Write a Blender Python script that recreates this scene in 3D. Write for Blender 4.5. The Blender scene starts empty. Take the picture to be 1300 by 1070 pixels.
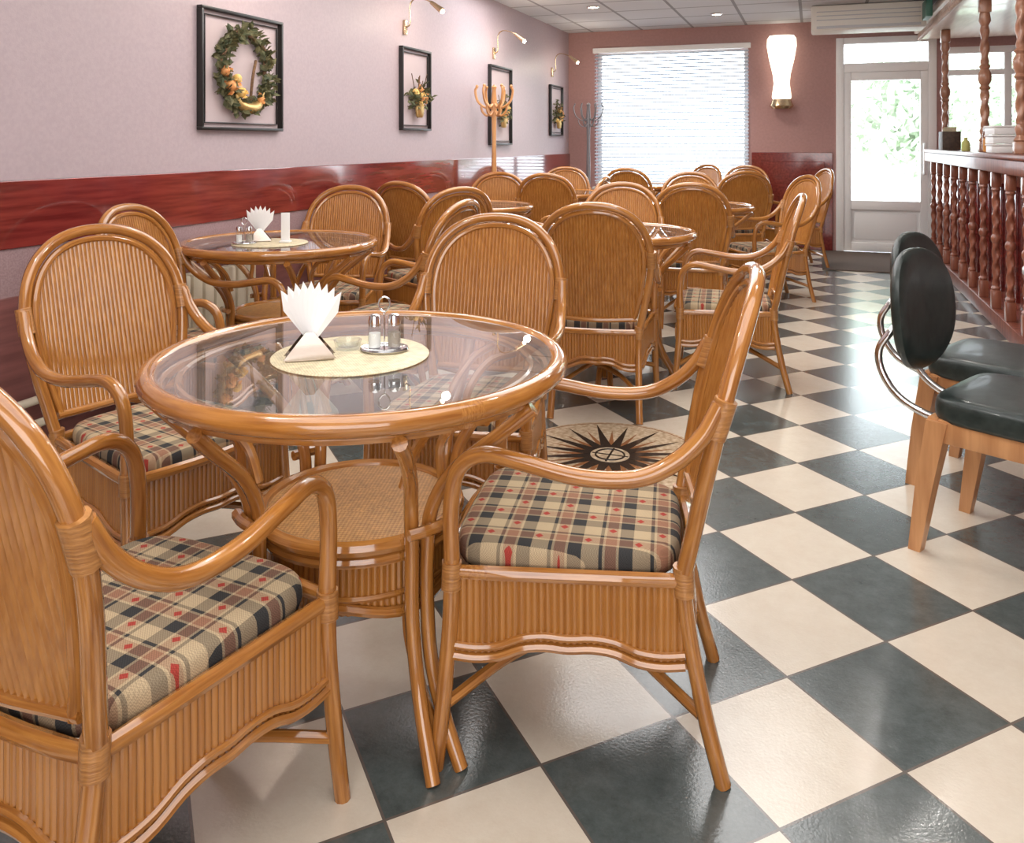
import bpy, bmesh, math, random
from mathutils import Vector, Matrix
RN=random.Random(7)
SC=bpy.context.scene; COL=SC.collection
PI=math.pi
F=1051.0; H=1.2; TH=math.radians(20); CT,ST=math.cos(TH),math.sin(TH)
def W(lat,d,z=0.0): return Vector((lat*CT-d*ST, lat*ST+d*CT, z))
def rz(fl,fd):
    wx=fl*CT-fd*ST; wy=fl*ST+fd*CT
    return math.atan2(-wx,wy)
WX=-2.83; BY=9.81; CZ=2.535

# ---------------------------------------------------------------- materials
def nmat(name):
    m=bpy.data.materials.new(name); m.use_nodes=True
    nt=m.node_tree; b=nt.nodes['Principled BSDF']
    return m,nt,b
def N(nt,t,**kw):
    n=nt.nodes.new(t)
    for k,v in kw.items(): setattr(n,k,v)
    return n
def plain(name,c,rough=.5,metal=0,coat=0,em=None,es=0):
    m,nt,b=nmat(name)
    b.inputs['Base Color'].default_value=(*c,1); b.inputs['Roughness'].default_value=rough
    b.inputs['Metallic'].default_value=metal; b.inputs['Coat Weight'].default_value=coat
    if em: b.inputs['Emission Color'].default_value=(*em,1); b.inputs['Emission Strength'].default_value=es
    return m
def noisy(name,c1,c2,scale=(8,8,8),rough=.4,coat=0,bump=0,detail=3,lo=.35,hi=.65,metal=0,bscale=None,coord='Object',attr=None):
    m,nt,b=nmat(name)
    tc=N(nt,'ShaderNodeTexCoord'); mp=N(nt,'ShaderNodeMapping'); mp.inputs['Scale'].default_value=scale
    if attr:
        at=N(nt,'ShaderNodeAttribute'); at.attribute_name=attr; nt.links.new(at.outputs['Vector'],mp.inputs[0])
    else: nt.links.new(tc.outputs[coord],mp.inputs[0])
    no=N(nt,'ShaderNodeTexNoise'); no.inputs['Scale'].default_value=1; no.inputs['Detail'].default_value=detail
    nt.links.new(mp.outputs[0],no.inputs['Vector'])
    cr=N(nt,'ShaderNodeValToRGB'); cr.color_ramp.elements[0].position=lo; cr.color_ramp.elements[1].position=hi
    cr.color_ramp.elements[0].color=(*c1,1); cr.color_ramp.elements[1].color=(*c2,1)
    nt.links.new(no.outputs['Fac'],cr.inputs[0]); nt.links.new(cr.outputs[0],b.inputs['Base Color'])
    b.inputs['Roughness'].default_value=rough; b.inputs['Coat Weight'].default_value=coat; b.inputs['Metallic'].default_value=metal
    b.inputs['Coat Roughness'].default_value=.06
    if bump:
        bp=N(nt,'ShaderNodeBump'); bp.inputs['Strength'].default_value=bump; bp.inputs['Distance'].default_value=.004
        src=no
        if bscale:
            n2=N(nt,'ShaderNodeTexNoise'); n2.inputs['Scale'].default_value=bscale; nt.links.new(tc.outputs[coord],n2.inputs['Vector']); src=n2
        nt.links.new(src.outputs['Fac'],bp.inputs['Height']); nt.links.new(bp.outputs[0],b.inputs['Normal'])
    return m
def glassmat(name,tint,f0=.05,rough=.01,fmul=.95,sheen_mix=0):
    m=bpy.data.materials.new(name); m.use_nodes=True; nt=m.node_tree
    nt.nodes.clear()
    o=N(nt,'ShaderNodeOutputMaterial'); mx=N(nt,'ShaderNodeMixShader'); t=N(nt,'ShaderNodeBsdfTransparent'); g=N(nt,'ShaderNodeBsdfGlossy')
    lw=N(nt,'ShaderNodeLayerWeight'); lw.inputs[0].default_value=.5
    p=N(nt,'ShaderNodeMath',operation='POWER'); p.inputs[1].default_value=4; nt.links.new(lw.outputs['Facing'],p.inputs[0])
    a=N(nt,'ShaderNodeMath',operation='MULTIPLY_ADD'); a.inputs[1].default_value=fmul-f0; a.inputs[2].default_value=f0; nt.links.new(p.outputs[0],a.inputs[0])
    t.inputs[0].default_value=(*tint,1); g.inputs['Roughness'].default_value=rough
    base=t.outputs[0]
    if sheen_mix:
        df=N(nt,'ShaderNodeBsdfDiffuse'); df.inputs[0].default_value=(.78,.82,.82,1)  # grey diffuse painted in for the pale reflection on the glass
        m2=N(nt,'ShaderNodeMixShader'); m2.inputs[0].default_value=sheen_mix
        nt.links.new(t.outputs[0],m2.inputs[1]); nt.links.new(df.outputs[0],m2.inputs[2]); base=m2.outputs[0]
    nt.links.new(a.outputs[0],mx.inputs[0]); nt.links.new(base,mx.inputs[1]); nt.links.new(g.outputs[0],mx.inputs[2]); nt.links.new(mx.outputs[0],o.inputs[0])
    return m
def plaidmat():
    m,nt,b=nmat('plaid_fabric'); L=nt.links.new
    tc=N(nt,'ShaderNodeTexCoord'); sx=N(nt,'ShaderNodeSeparateXYZ'); L(tc.outputs['Object'],sx.inputs[0])
    def fr(sock,off):
        a=N(nt,'ShaderNodeMath',operation='MULTIPLY_ADD'); a.inputs[1].default_value=1/.098; a.inputs[2].default_value=off; L(sock,a.inputs[0])
        f=N(nt,'ShaderNodeMath',operation='FRACT'); L(a.outputs[0],f.inputs[0]); return f.outputs[0]
    def ramp(sock):
        r=N(nt,'ShaderNodeValToRGB'); cr=r.color_ramp; cr.interpolation='CONSTANT'
        bg=(.50,.385,.24,1); dk=(.042,.042,.042,1); br=(.31,.155,.095,1)
        st=[(0,bg),(.20,dk),(.47,bg),(.52,br),(.74,bg),(.79,dk),(.86,bg)]
        cr.elements[0].position=0; cr.elements[0].color=bg; cr.elements[1].position=.20; cr.elements[1].color=dk
        for p,c in st[2:]:
            e=cr.elements.new(p); e.color=c
        L(sock,r.inputs[0]); return r.outputs[0]
    u=fr(sx.outputs[0],.2); v=fr(sx.outputs[1],.35)
    mx=N(nt,'ShaderNodeMix',data_type='RGBA'); mx.inputs[0].default_value=.5
    L(ramp(u),mx.inputs[6]); L(ramp(v),mx.inputs[7])
    def ab(s,c):
        a=N(nt,'ShaderNodeMath',operation='SUBTRACT'); a.inputs[1].default_value=c; L(s,a.inputs[0])
        k=N(nt,'ShaderNodeMath',operation='ABSOLUTE'); L(a.outputs[0],k.inputs[0]); return k.outputs[0]
    def dia(cu,cv,r):
        s=N(nt,'ShaderNodeMath',operation='ADD'); L(ab(u,cu),s.inputs[0]); L(ab(v,cv),s.inputs[1])
        lt=N(nt,'ShaderNodeMath',operation='LESS_THAN'); lt.inputs[1].default_value=r; L(s.outputs[0],lt.inputs[0]); return lt.outputs[0]
    ad=N(nt,'ShaderNodeMath',operation='MAXIMUM'); L(dia(.63,.09,.085),ad.inputs[0]); L(dia(.09,.63,.085),ad.inputs[1])
    m2=N(nt,'ShaderNodeMix',data_type='RGBA'); L(ad.outputs[0],m2.inputs[0]); L(mx.outputs[2],m2.inputs[6]); m2.inputs[7].default_value=(.38,.055,.04,1)
    ck=N(nt,'ShaderNodeTexChecker'); ck.inputs['Scale'].default_value=420; L(tc.outputs['Object'],ck.inputs[0])
    ck.inputs[1].default_value=(1.12,1.12,1.12,1); ck.inputs[2].default_value=(.70,.70,.70,1)
    m3=N(nt,'ShaderNodeMix',data_type='RGBA',blend_type='MULTIPLY'); m3.inputs[0].default_value=.8; L(m2.outputs[2],m3.inputs[6]); L(ck.outputs[0],m3.inputs[7])
    L(m3.outputs[2],b.inputs['Base Color']); b.inputs['Roughness'].default_value=.9; b.inputs['Specular IOR Level'].default_value=.2
    no=N(nt,'ShaderNodeTexNoise'); no.inputs['Scale'].default_value=400; L(tc.outputs['Object'],no.inputs['Vector'])
    bp=N(nt,'ShaderNodeBump'); bp.inputs['Strength'].default_value=.3; bp.inputs['Distance'].default_value=.002; L(no.outputs['Fac'],bp.inputs['Height']); L(bp.outputs[0],b.inputs['Normal'])
    return m
def floormat():
    m,nt,b=nmat('checker_tiles'); L=nt.links.new
    s=.31
    g=N(nt,'ShaderNodeNewGeometry'); mp=N(nt,'ShaderNodeMapping')
    mp.inputs['Scale'].default_value=(1/s,1/s,1/s); mp.inputs['Rotation'].default_value=(0,0,PI/4); mp.inputs['Location'].default_value=(-.412,-.336,.5)
    L(g.outputs['Position'],mp.inputs[0])
    ck=N(nt,'ShaderNodeTexChecker'); ck.inputs['Scale'].default_value=1; L(mp.outputs[0],ck.inputs[0])
    sx=N(nt,'ShaderNodeSeparateXYZ'); L(mp.outputs[0],sx.inputs[0])
    def edge(sock):
        f=N(nt,'ShaderNodeMath',operation='FRACT'); L(sock,f.inputs[0])
        a=N(nt,'ShaderNodeMath',operation='SUBTRACT'); a.inputs[1].default_value=.5; L(f.outputs[0],a.inputs[0])
        k=N(nt,'ShaderNodeMath',operation='ABSOLUTE'); L(a.outputs[0],k.inputs[0]); return k.outputs[0]
    mxm=N(nt,'ShaderNodeMath',operation='MAXIMUM'); L(edge(sx.outputs[0]),mxm.inputs[0]); L(edge(sx.outputs[1]),mxm.inputs[1])
    gr=N(nt,'ShaderNodeMath',operation='GREATER_THAN'); gr.inputs[1].default_value=.491; L(mxm.outputs[0],gr.inputs[0])
    n1=N(nt,'ShaderNodeTexNoise'); n1.inputs['Scale'].default_value=14; n1.inputs['Detail'].default_value=10; n1.inputs['Roughness'].default_value=.8; L(g.outputs['Position'],n1.inputs['Vector'])
    rd=N(nt,'ShaderNodeValToRGB'); rd.color_ramp.elements[0].position=.3; rd.color_ramp.elements[1].position=.72; rd.color_ramp.elements[0].color=(.046,.058,.056,1); rd.color_ramp.elements[1].color=(.112,.132,.128,1)
    rc=N(nt,'ShaderNodeValToRGB'); rc.color_ramp.elements[0].position=.3; rc.color_ramp.elements[1].position=.7; rc.color_ramp.elements[0].color=(.60,.515,.41,1); rc.color_ramp.elements[1].color=(.68,.61,.505,1)
    L(n1.outputs['Fac'],rd.inputs[0]); L(n1.outputs['Fac'],rc.inputs[0])
    a=N(nt,'ShaderNodeMix',data_type='RGBA'); L(ck.outputs['Fac'],a.inputs[0]); L(rc.outputs[0],a.inputs[6]); L(rd.outputs[0],a.inputs[7])
    c=N(nt,'ShaderNodeMix',data_type='RGBA'); L(gr.outputs[0],c.inputs[0]); L(a.outputs[2],c.inputs[6]); c.inputs[7].default_value=(.12,.10,.085,1)
    L(c.outputs[2],b.inputs['Base Color'])
    n2=N(nt,'ShaderNodeTexNoise'); n2.inputs['Scale'].default_value=160; L(g.outputs['Position'],n2.inputs['Vector'])
    rr=N(nt,'ShaderNodeMapRange'); rr.inputs[3].default_value=.09; rr.inputs[4].default_value=.27; L(n2.outputs['Fac'],rr.inputs[0]); L(rr.outputs[0],b.inputs['Roughness'])
    bp=N(nt,'ShaderNodeBump'); bp.inputs['Strength'].default_value=.16; bp.inputs['Distance'].default_value=.002; L(n2.outputs['Fac'],bp.inputs['Height']); L(bp.outputs[0],b.inputs['Normal'])
    b.inputs['Specular IOR Level'].default_value=1.0
    return m
def ceilmat():
    m,nt,b=nmat('ceiling_tiles'); L=nt.links.new
    g=N(nt,'ShaderNodeNewGeometry'); mp=N(nt,'ShaderNodeMapping'); mp.inputs['Scale'].default_value=(1/.6,1/.6,1); mp.inputs['Location'].default_value=(.2,.1,0)
    L(g.outputs['Position'],mp.inputs[0]); sx=N(nt,'ShaderNodeSeparateXYZ'); L(mp.outputs[0],sx.inputs[0])
    def edge(sock):
        f=N(nt,'ShaderNodeMath',operation='FRACT'); L(sock,f.inputs[0])
        a=N(nt,'ShaderNodeMath',operation='SUBTRACT'); a.inputs[1].default_value=.5; L(f.outputs[0],a.inputs[0])
        k=N(nt,'ShaderNodeMath',operation='ABSOLUTE'); L(a.outputs[0],k.inputs[0]); return k.outputs[0]
    mxm=N(nt,'ShaderNodeMath',operation='MAXIMUM'); L(edge(sx.outputs[0]),mxm.inputs[0]); L(edge(sx.outputs[1]),mxm.inputs[1])
    gr=N(nt,'ShaderNodeMath',operation='GREATER_THAN'); gr.inputs[1].default_value=.475; L(mxm.outputs[0],gr.inputs[0])
    c=N(nt,'ShaderNodeMix',data_type='RGBA'); L(gr.outputs[0],c.inputs[0]); c.inputs[6].default_value=(.64,.65,.67,1); c.inputs[7].default_value=(.30,.30,.31,1)
    L(c.outputs[2],b.inputs['Base Color']); b.inputs['Roughness'].default_value=.9
    return m
def weavemat(name,c1,c2,sc):
    m,nt,b=nmat(name); L=nt.links.new
    tc=N(nt,'ShaderNodeTexCoord'); ck=N(nt,'ShaderNodeTexChecker'); ck.inputs['Scale'].default_value=sc; L(tc.outputs['Object'],ck.inputs[0])
    ck.inputs[1].default_value=(*c1,1); ck.inputs[2].default_value=(*c2,1)
    no=N(nt,'ShaderNodeTexNoise'); no.inputs['Scale'].default_value=60; L(tc.outputs['Object'],no.inputs['Vector'])
    mx=N(nt,'ShaderNodeMix',data_type='RGBA',blend_type='MULTIPLY'); mx.inputs[0].default_value=.6; L(ck.outputs[0],mx.inputs[6]); L(no.outputs['Fac'],mx.inputs[7])
    mm=N(nt,'ShaderNodeMix',data_type='RGBA',blend_type='MULTIPLY'); mm.inputs[0].default_value=1; L(mx.outputs[2],mm.inputs[6]); mm.inputs[7].default_value=(1.25,1.25,1.25,1)
    L(mm.outputs[2],b.inputs['Base Color']); b.inputs['Roughness'].default_value=.5
    bp=N(nt,'ShaderNodeBump'); bp.inputs['Strength'].default_value=.5; bp.inputs['Distance'].default_value=.002; L(ck.outputs['Fac'],bp.inputs['Height']); L(bp.outputs[0],b.inputs['Normal'])
    return m
def blindmat():
    m=bpy.data.materials.new('blind_slat'); m.use_nodes=True; nt=m.node_tree; nt.nodes.clear()
    o=N(nt,'ShaderNodeOutputMaterial'); mx=N(nt,'ShaderNodeMixShader'); d=N(nt,'ShaderNodeBsdfDiffuse'); t=N(nt,'ShaderNodeBsdfTranslucent')
    d.inputs[0].default_value=(.50,.55,.62,1); t.inputs[0].default_value=(.6,.68,.76,1); mx.inputs[0].default_value=.05
    nt.links.new(d.outputs[0],mx.inputs[1]); nt.links.new(t.outputs[0],mx.inputs[2]); nt.links.new(mx.outputs[0],o.inputs[0]); return m
M={}
M['cane']=noisy('polished_cane',(.27,.092,.016),(.47,.20,.046),(2.2,2.2,9),rough=.15,coat=.8,detail=5,lo=.30,hi=.66,attr='grain')
M['reed']=noisy('reed_panel',(.32,.118,.021),(.44,.185,.041),(110,110,.8),rough=.18,coat=.6,detail=2,lo=.3,hi=.70)
M['wrap']=noisy('cane_binding',(.30,.12,.03),(.48,.22,.065),(20,20,260),rough=.3,bump=.4,coat=.3)
M['weave']=weavemat('woven_cane',(.56,.28,.085),(.38,.17,.042),170)
M['mat']=weavemat('straw_weave',(.76,.66,.45),(.62,.52,.32),260)
M['plaid']=plaidmat()
M['glass']=glassmat('table_glass',(.96,.985,.975),.17,.006,sheen_mix=.09)
M['pane']=glassmat('window_glass',(.97,.98,.98),.03)
M['clear']=glassmat('clear_glass',(.93,.95,.95),.06)
M['floor']=floormat(); M['ceil']=ceilmat()
M['wall']=noisy('mauve_wallpaper',(.42,.335,.355),(.45,.36,.38),(60,60,60),rough=.5,bump=.12,bscale=170)
M['wall2']=noisy('rose_wall',(.38,.215,.20),(.42,.24,.22),(40,40,40),rough=.7,bump=.2,bscale=170)
M['lowwall']=noisy('patterned_lower_wall',(.27,.17,.175),(.34,.225,.23),(140,140,140),rough=.6)
M['mahog']=noisy('red_mahogany',(.12,.014,.013),(.22,.031,.025),(40,3,40),rough=.12,coat=.7,detail=4)
M['lowpanel']=noisy('dull_red_panel',(.17,.065,.06),(.24,.095,.088),(40,3,40),rough=.35,coat=.15,detail=4)
M['barwood']=noisy('bar_wood',(.14,.036,.021),(.23,.070,.041),(30,30,4),rough=.38,coat=.15,detail=4)
M['baluster']=noisy('baluster_wood',(.20,.060,.034),(.31,.110,.063),(30,30,4),rough=.28,coat=.3,detail=4)
M['columnwood']=noisy('column_wood',(.30,.135,.080),(.43,.215,.13),(30,30,4),rough=.3,coat=.3)
M['cornice']=noisy('cornice_wood',(.48,.34,.26),(.60,.45,.36),(30,3,30),rough=.3,coat=.3)
M['white']=plain('white_plastic',(.84,.84,.83),.4)
M['ivory']=plain('ivory_plastic',(.74,.71,.64),.45)
M['cream']=plain('cream_enamel',(.72,.64,.50),.35)
M['blind']=blindmat()
M['chrome']=plain('chrome',(.78,.78,.78),.12,1)
M['steel']=plain('bronzed_steel',(.42,.36,.31),.16,1)
M['brass']=plain('brass',(.66,.50,.32),.25,1)
M['gold']=plain('gilt',(.62,.42,.17),.4,.8)
M['black']=plain('black_frame',(.018,.016,.015),.35)
M['lit_wall_panel']=plain('lit_wall_tone',(.51,.415,.42),.7)
M['leather']=noisy('black_leather',(.012,.020,.018),(.026,.036,.033),(30,30,30),rough=.36,coat=.1,bump=.1,bscale=300)
M['beech']=noisy('beech_wood',(.42,.19,.075),(.56,.28,.12),(40,40,4),rough=.35,coat=.2)
M['lightwood']=noisy('light_wood',(.50,.22,.07),(.64,.32,.12),(30,30,4),rough=.3,coat=.3)
M['paper']=plain('white_paper',(.86,.85,.84),.8)
M['iron']=plain('dark_iron',(.05,.048,.05),.4,.6)
M['grey']=plain('grey_metal',(.20,.19,.20),.4,.5)
M['leaf']=noisy('dried_leaf',(.05,.065,.028),(.16,.14,.06),(30,30,30),rough=.7)
M['rose']=noisy('orange_rose',(.60,.20,.05),(.75,.38,.14),(60,60,60),rough=.6)
M['rose2']=noisy('yellow_flower',(.75,.45,.10),(.85,.6,.25),(60,60,60),rough=.6)
M['vine']=noisy('dried_vine',(.10,.05,.025),(.20,.11,.05),(60,60,60),rough=.8)
M['matt']=noisy('entrance_mat',(.075,.05,.035),(.12,.085,.065),(90,90,90),rough=.95)
M['bulb']=plain('lit_bulb',(1,1,1),.5,em=(1,.86,.66),es=25)
M['lampglass']=plain('lit_lamp_glass',(1,1,.95),.4,em=(1,.93,.74),es=1.6)
M['beige']=noisy('inlay_beige',(.40,.29,.18),(.64,.51,.36),(55,55,55),rough=.16,detail=6); M['inlayd']=plain('inlay_dark',(.035,.027,.022),.18); M['inlayb']=plain('inlay_brown',(.26,.11,.045),.18)
M['greytop']=plain('grey_tabletop',(.45,.45,.46),.3)
M['box']=noisy('dark_card',(.05,.03,.02),(.09,.055,.035),(40,40,40),rough=.6)
M['green']=plain('green_sign',(.03,.12,.08),.5)
M['treeleaf']=noisy('tree_leaf',(.50,.60,.44),(.60,.68,.54),(3,3,3),rough=.9)
M['bark']=plain('bark',(.5,.46,.42),.9)
M['pave']=plain('pavement',(.75,.74,.72),.9)
M['salt']=plain('salt',(.85,.83,.8),.8); M['pepper']=plain('pepper',(.36,.30,.25),.9)
M['sponge']=plain('yellow_green',(.55,.54,.18),.7); M['orange']=plain('orange_fill',(.8,.35,.08),.5)

# ---------------------------------------------------------------- mesh helpers
def cat(pts,n=6,closed=False):
    pts=[Vector(p) for p in pts]; out=[]; L=len(pts)
    rg=range(L) if closed else range(L-1)
    for i in rg:
        if closed: p0,p1,p2,p3=pts[i-1],pts[i],pts[(i+1)%L],pts[(i+2)%L]
        else:
            p1,p2=pts[i],pts[i+1]; p0=pts[i-1] if i>0 else p1*2-p2; p3=pts[i+2] if i+2<L else p2*2-p1
        for k in range(n):
            t=k/n; t2=t*t; t3=t2*t
            out.append(.5*((2*p1)+(p2-p0)*t+(2*p0-5*p1+4*p2-p3)*t2+(3*p1-p0-3*p2+p3)*t3))
    if not closed: out.append(pts[-1])
    return out
class MB:
    def __init__(s): s.v=[]; s.f=[]; s.g=[]
    def add(s,vs,fs,gs=None):
        o=len(s.v); s.v+=[tuple(v) for v in vs]; s.f+=[tuple(i+o for i in f) for f in fs]
        s.g+=gs if gs else [tuple(v) for v in vs]
    def box(s,c,size,rot=None,bev=0):
        bm=bmesh.new(); bmesh.ops.create_cube(bm,size=1)
        for v in bm.verts: v.co=Vector((v.co.x*size[0],v.co.y*size[1],v.co.z*size[2]))
        if bev: bmesh.ops.bevel(bm,geom=list(bm.edges),offset=bev,segments=2,affect='EDGES',profile=.5)
        bm.verts.index_update(); c=Vector(c)
        vs=[(rot@v.co if rot else v.co)+c for v in bm.verts]; fs=[[v.index for v in f.verts] for f in bm.faces]
        bm.free(); s.add(vs,fs); return s
    def bx(s,x0,x1,y0,y1,z0,z1,bev=0): return s.box(((x0+x1)/2,(y0+y1)/2,(z0+z1)/2),(x1-x0,y1-y0,z1-z0),None,bev)
    def tube(s,pts,r,seg=8,closed=False,n=6,smooth=True):
        p=cat(pts,n,closed) if smooth else [Vector(q) for q in pts]
        L=len(p); vs=[]; fs=[]; gs=[]; nrm=None; ln=RN.uniform(0,60); ox=RN.uniform(0,50)
        for i in range(L):
            if closed: t=p[(i+1)%L]-p[i-1]
            else: t=p[min(i+1,L-1)]-p[max(i-1,0)]
            t.normalize()
            if i: ln+=(p[i]-p[i-1]).length
            if nrm is None:
                a=Vector((0,0,1)) if abs(t.z)<.9 else Vector((1,0,0)); nrm=t.cross(a).normalized()
            else:
                nrm=(nrm-t*nrm.dot(t)).normalized()
            b=t.cross(nrm); rr=r(i/(L-1)) if callable(r) else r
            for k in range(seg):
                a=2*PI*k/seg; vs.append(p[i]+nrm*(rr*math.cos(a))+b*(rr*math.sin(a))); gs.append((math.cos(a)+ox,math.sin(a),ln))
        for i in range(L if closed else L-1):
            j=(i+1)%L
            for k in range(seg):
                k2=(k+1)%seg; fs.append((i*seg+k,i*seg+k2,j*seg+k2,j*seg+k))
        if not closed:
            fs.append(tuple(reversed(range(seg)))); fs.append(tuple((L-1)*seg+k for k in range(seg)))
        s.add(vs,fs,gs); return s
    def loft(s,rings,cap0=True,cap1=True):
        n=len(rings[0]); vs=[v for r in rings for v in r]; fs=[]
        for i in range(len(rings)-1):
            for k in range(n):
                k2=(k+1)%n; fs.append((i*n+k,i*n+k2,(i+1)*n+k2,(i+1)*n+k))
        if cap0: fs.append(tuple(reversed(range(n))))
        if cap1: fs.append(tuple((len(rings)-1)*n+k for k in range(n)))
        s.add(vs,fs); return s
    def lathe(s,prof,c=(0,0,0),seg=20,sx=1,sy=1,cap=True):
        rings=[[(c[0]+r*sx*math.cos(2*PI*k/seg),c[1]+r*sy*math.sin(2*PI*k/seg),c[2]+z) for k in range(seg)] for r,z in prof]
        return s.loft(rings,cap,cap)
    def sphere(s,c,r,seg=10,sz=1):
        return s.lathe([(max(r*math.sin(PI*i/8),r*.02),-r*sz*math.cos(PI*i/8)) for i in range(9)],c,seg)
    def twist(s,x,y,z0,z1,r,turns,lobes=3,seg=18,rows=60,amp=.2):
        rings=[]
        for i in range(rows+1):
            t=i/rows; z=z0+(z1-z0)*t
            env=min(1,min(t,1-t)*10)
            rr=[r*(1+amp*env*math.cos(lobes*(2*PI*k/seg)-turns*2*PI*t*lobes/2)) for k in range(seg)]
            rings.append([(x+rr[k]*math.cos(2*PI*k/seg),y+rr[k]*math.sin(2*PI*k/seg),z) for k in range(seg)])
        return s.loft(rings)
    def leaf(s,p,L,wd):
        d=Vector((RN.uniform(-1,1),RN.uniform(-1,1),RN.uniform(-1,1))).normalized(); a=d.orthogonal().normalized(); up=d.cross(a)
        p=Vector(p); s.add([p,p+d*L*.5+a*wd+up*wd*.3,p+d*L,p+d*L*.5-a*wd+up*wd*.3],[(0,1,2),(0,2,3)]); return s
    def build(s,name,mat,parent=None,world=False,smooth=True,angle=42):
        off=Vector((0,0,0)); loc=None
        if parent is None:
            xs=[v[0] for v in s.v]; ys=[v[1] for v in s.v]; zs=[v[2] for v in s.v]
            loc=Vector(((min(xs)+max(xs))/2,(min(ys)+max(ys))/2,min(zs))); off=loc
        elif world:
            off=parent.location.copy()
            if parent.parent: off=off+parent.parent.location
        me=bpy.data.meshes.new(name); me.from_pydata([tuple(Vector(v)-off) for v in s.v],[],s.f); me.update()
        me.materials.append(M[mat])
        if mat=='cane':
            at=me.attributes.new('grain','FLOAT_VECTOR','POINT')
            at.data.foreach_set('vector',[c for g in s.g for c in g])
        if smooth:
            me.polygons.foreach_set('use_smooth',[True]*len(me.polygons)); me.set_sharp_from_angle(angle=math.radians(angle))
        o=bpy.data.objects.new(name,me); COL.objects.link(o)
        if parent is not None: o.parent=parent
        if loc is not None: o.location=loc
        return o
def tag(o,label=None,cate=None,group=None,kind=None):
    if label: o['label']=label
    if cate: o['category']=cate
    if group: o['group']=group
    if kind: o['kind']=kind
    return o
def thing(name,label,cate,loc=(0,0,0),r=0,group=None,kind=None):
    o=bpy.data.objects.new(name,None); COL.objects.link(o); o.location=loc; o.rotation_euler=(0,0,r); o.empty_display_size=.1
    return tag(o,label,cate,group,kind)
def dup(root,loc,r,label):
    c=root.copy(); COL.objects.link(c); c.location=loc; c.rotation_euler=(0,0,r); c['label']=label
    for ch in root.children:
        a=ch.copy(); COL.objects.link(a); a.parent=c
        for g in ch.children:
            b=g.copy(); COL.objects.link(b); b.parent=a
    return c
def struct(mb,name,mat,label,cate,smooth=False):
    return tag(mb.build(name,mat,smooth=smooth),label,cate,kind='structure')

# ---------------------------------------------------------------- room shell
RX=3.3; FY=-2.6
struct(MB().bx(WX-.1,RX+.1,FY-.1,BY+.2,-.1,0),'floor','floor','black and cream checkered tile floor laid diagonally','floor')
struct(MB().bx(WX-.1,RX+.1,FY-.1,BY+.2,CZ,CZ+.1),'ceiling','ceil','white suspended ceiling of square panels','ceiling')
struct(MB().bx(WX-.12,WX,FY,BY+.2,0,CZ),'wall_left','wall','long mauve wallpapered wall behind the tables','wall')
struct(MB().bx(RX,RX+.12,FY,BY+.2,0,CZ),'wall_right','wall2','wall behind the bar','wall')
struct(MB().bx(WX,RX,FY-.12,FY,0,CZ),'wall_front','wall2','wall behind the viewer','wall')
def wallgrid(xs,zs,holes):
    mb=MB()
    for i in range(len(xs)-1):
        for j in range(len(zs)-1):
            cx=(xs[i]+xs[i+1])/2; cz=(zs[j]+zs[j+1])/2
            if any(a<cx<b and c<cz<d for a,b,c,d in holes): continue
            mb.bx(xs[i],xs[i+1],BY,BY+.2,zs[j],zs[j+1])
    return mb
W1=(-2.48,-.70,.66,2.30); D1=(.265,1.2,0,2.32); W2=(1.28,2.5,.8,2.2)
struct(wallgrid([WX,-2.48,-.70,.265,1.2,1.28,2.5,RX],[0,.66,.8,2.2,2.3,2.32,CZ],[W1,D1,W2]),'wall_back','wall2','far rose coloured wall with window and glass door','wall')
struct(MB().bx(WX,WX+.02,FY,BY,.80,1.055,.004),'trim_1','mahog','glossy red wooden band along the left wall','trim')
struct(MB().bx(WX,WX+.012,FY,BY,.62,.80),'trim_2','lowwall','patterned strip below the red wooden band','trim')
struct(MB().bx(WX,WX+.02,FY,BY,0,.62,.004),'trim_3','lowpanel','dull red lower panel of the left wall','trim')
tb=MB()
tb.bx(-.66,.2,BY-.02,BY,0,1.08,.004); tb.bx(-.56,.12,BY-.03,BY-.015,.2,.98,.006)
struct(tb,'trim_4','mahog','red wooden wainscot under the glowing wall lamp','trim')
struct(MB().bx(WX+.02,-.7,BY-.02,BY,0,.62,.004),'trim_5','mahog','red wooden panel below the far window','trim')
# floor medallion
mc=Vector((-.73,3.10,0))
md=thing('trim_6','round compass rose inlay in the checkered floor','floor inlay',mc,0,kind='structure')
MB().lathe([(.375,0),(.375,.0015)],seg=48).build('border_ring','beige',md)
MB().lathe([(.362,.001),(.362,.0022)],seg=48).build('dark_band','inlayb',md)
MB().lathe([(.355,.001),(.355,.0028)],seg=48).build('inlay_disc','beige',md)
def star(r1,r0,n,z,a0=0,wf=.8):
    mb=MB()
    for k in range(n):
        a=a0+2*PI*k/n; w=PI/n*wf
        mb.add([(r0*math.cos(a-w),r0*math.sin(a-w),z),(r1*math.cos(a),r1*math.sin(a),z),(r0*math.cos(a+w),r0*math.sin(a+w),z),(0,0,z)],[(0,1,2,3)])
    return mb
star(.27,.10,16,.0034,PI/16,.65).build('short_rays','inlayb',md,smooth=False)
star(.345,.095,8,.0040,PI/8,.58).build('long_rays','inlayd',md,smooth=False)
star(.325,.095,8,.0044,0,.52).build('inner_rays','inlayd',md,smooth=False)
MB().lathe([(.075,.004),(.075,.0052)],seg=28).build('hub_disc','beige',md)
rg=MB().tube([(.055*math.cos(2*PI*k/16),.055*math.sin(2*PI*k/16),.005) for k in range(16)],.004,6,True,2)
rg.box((0,0,.005),(.14,.008,.002)).box((0,0,.005),(.008,.14,.002)); rg.build('hub_cross','inlayd',md)

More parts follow.
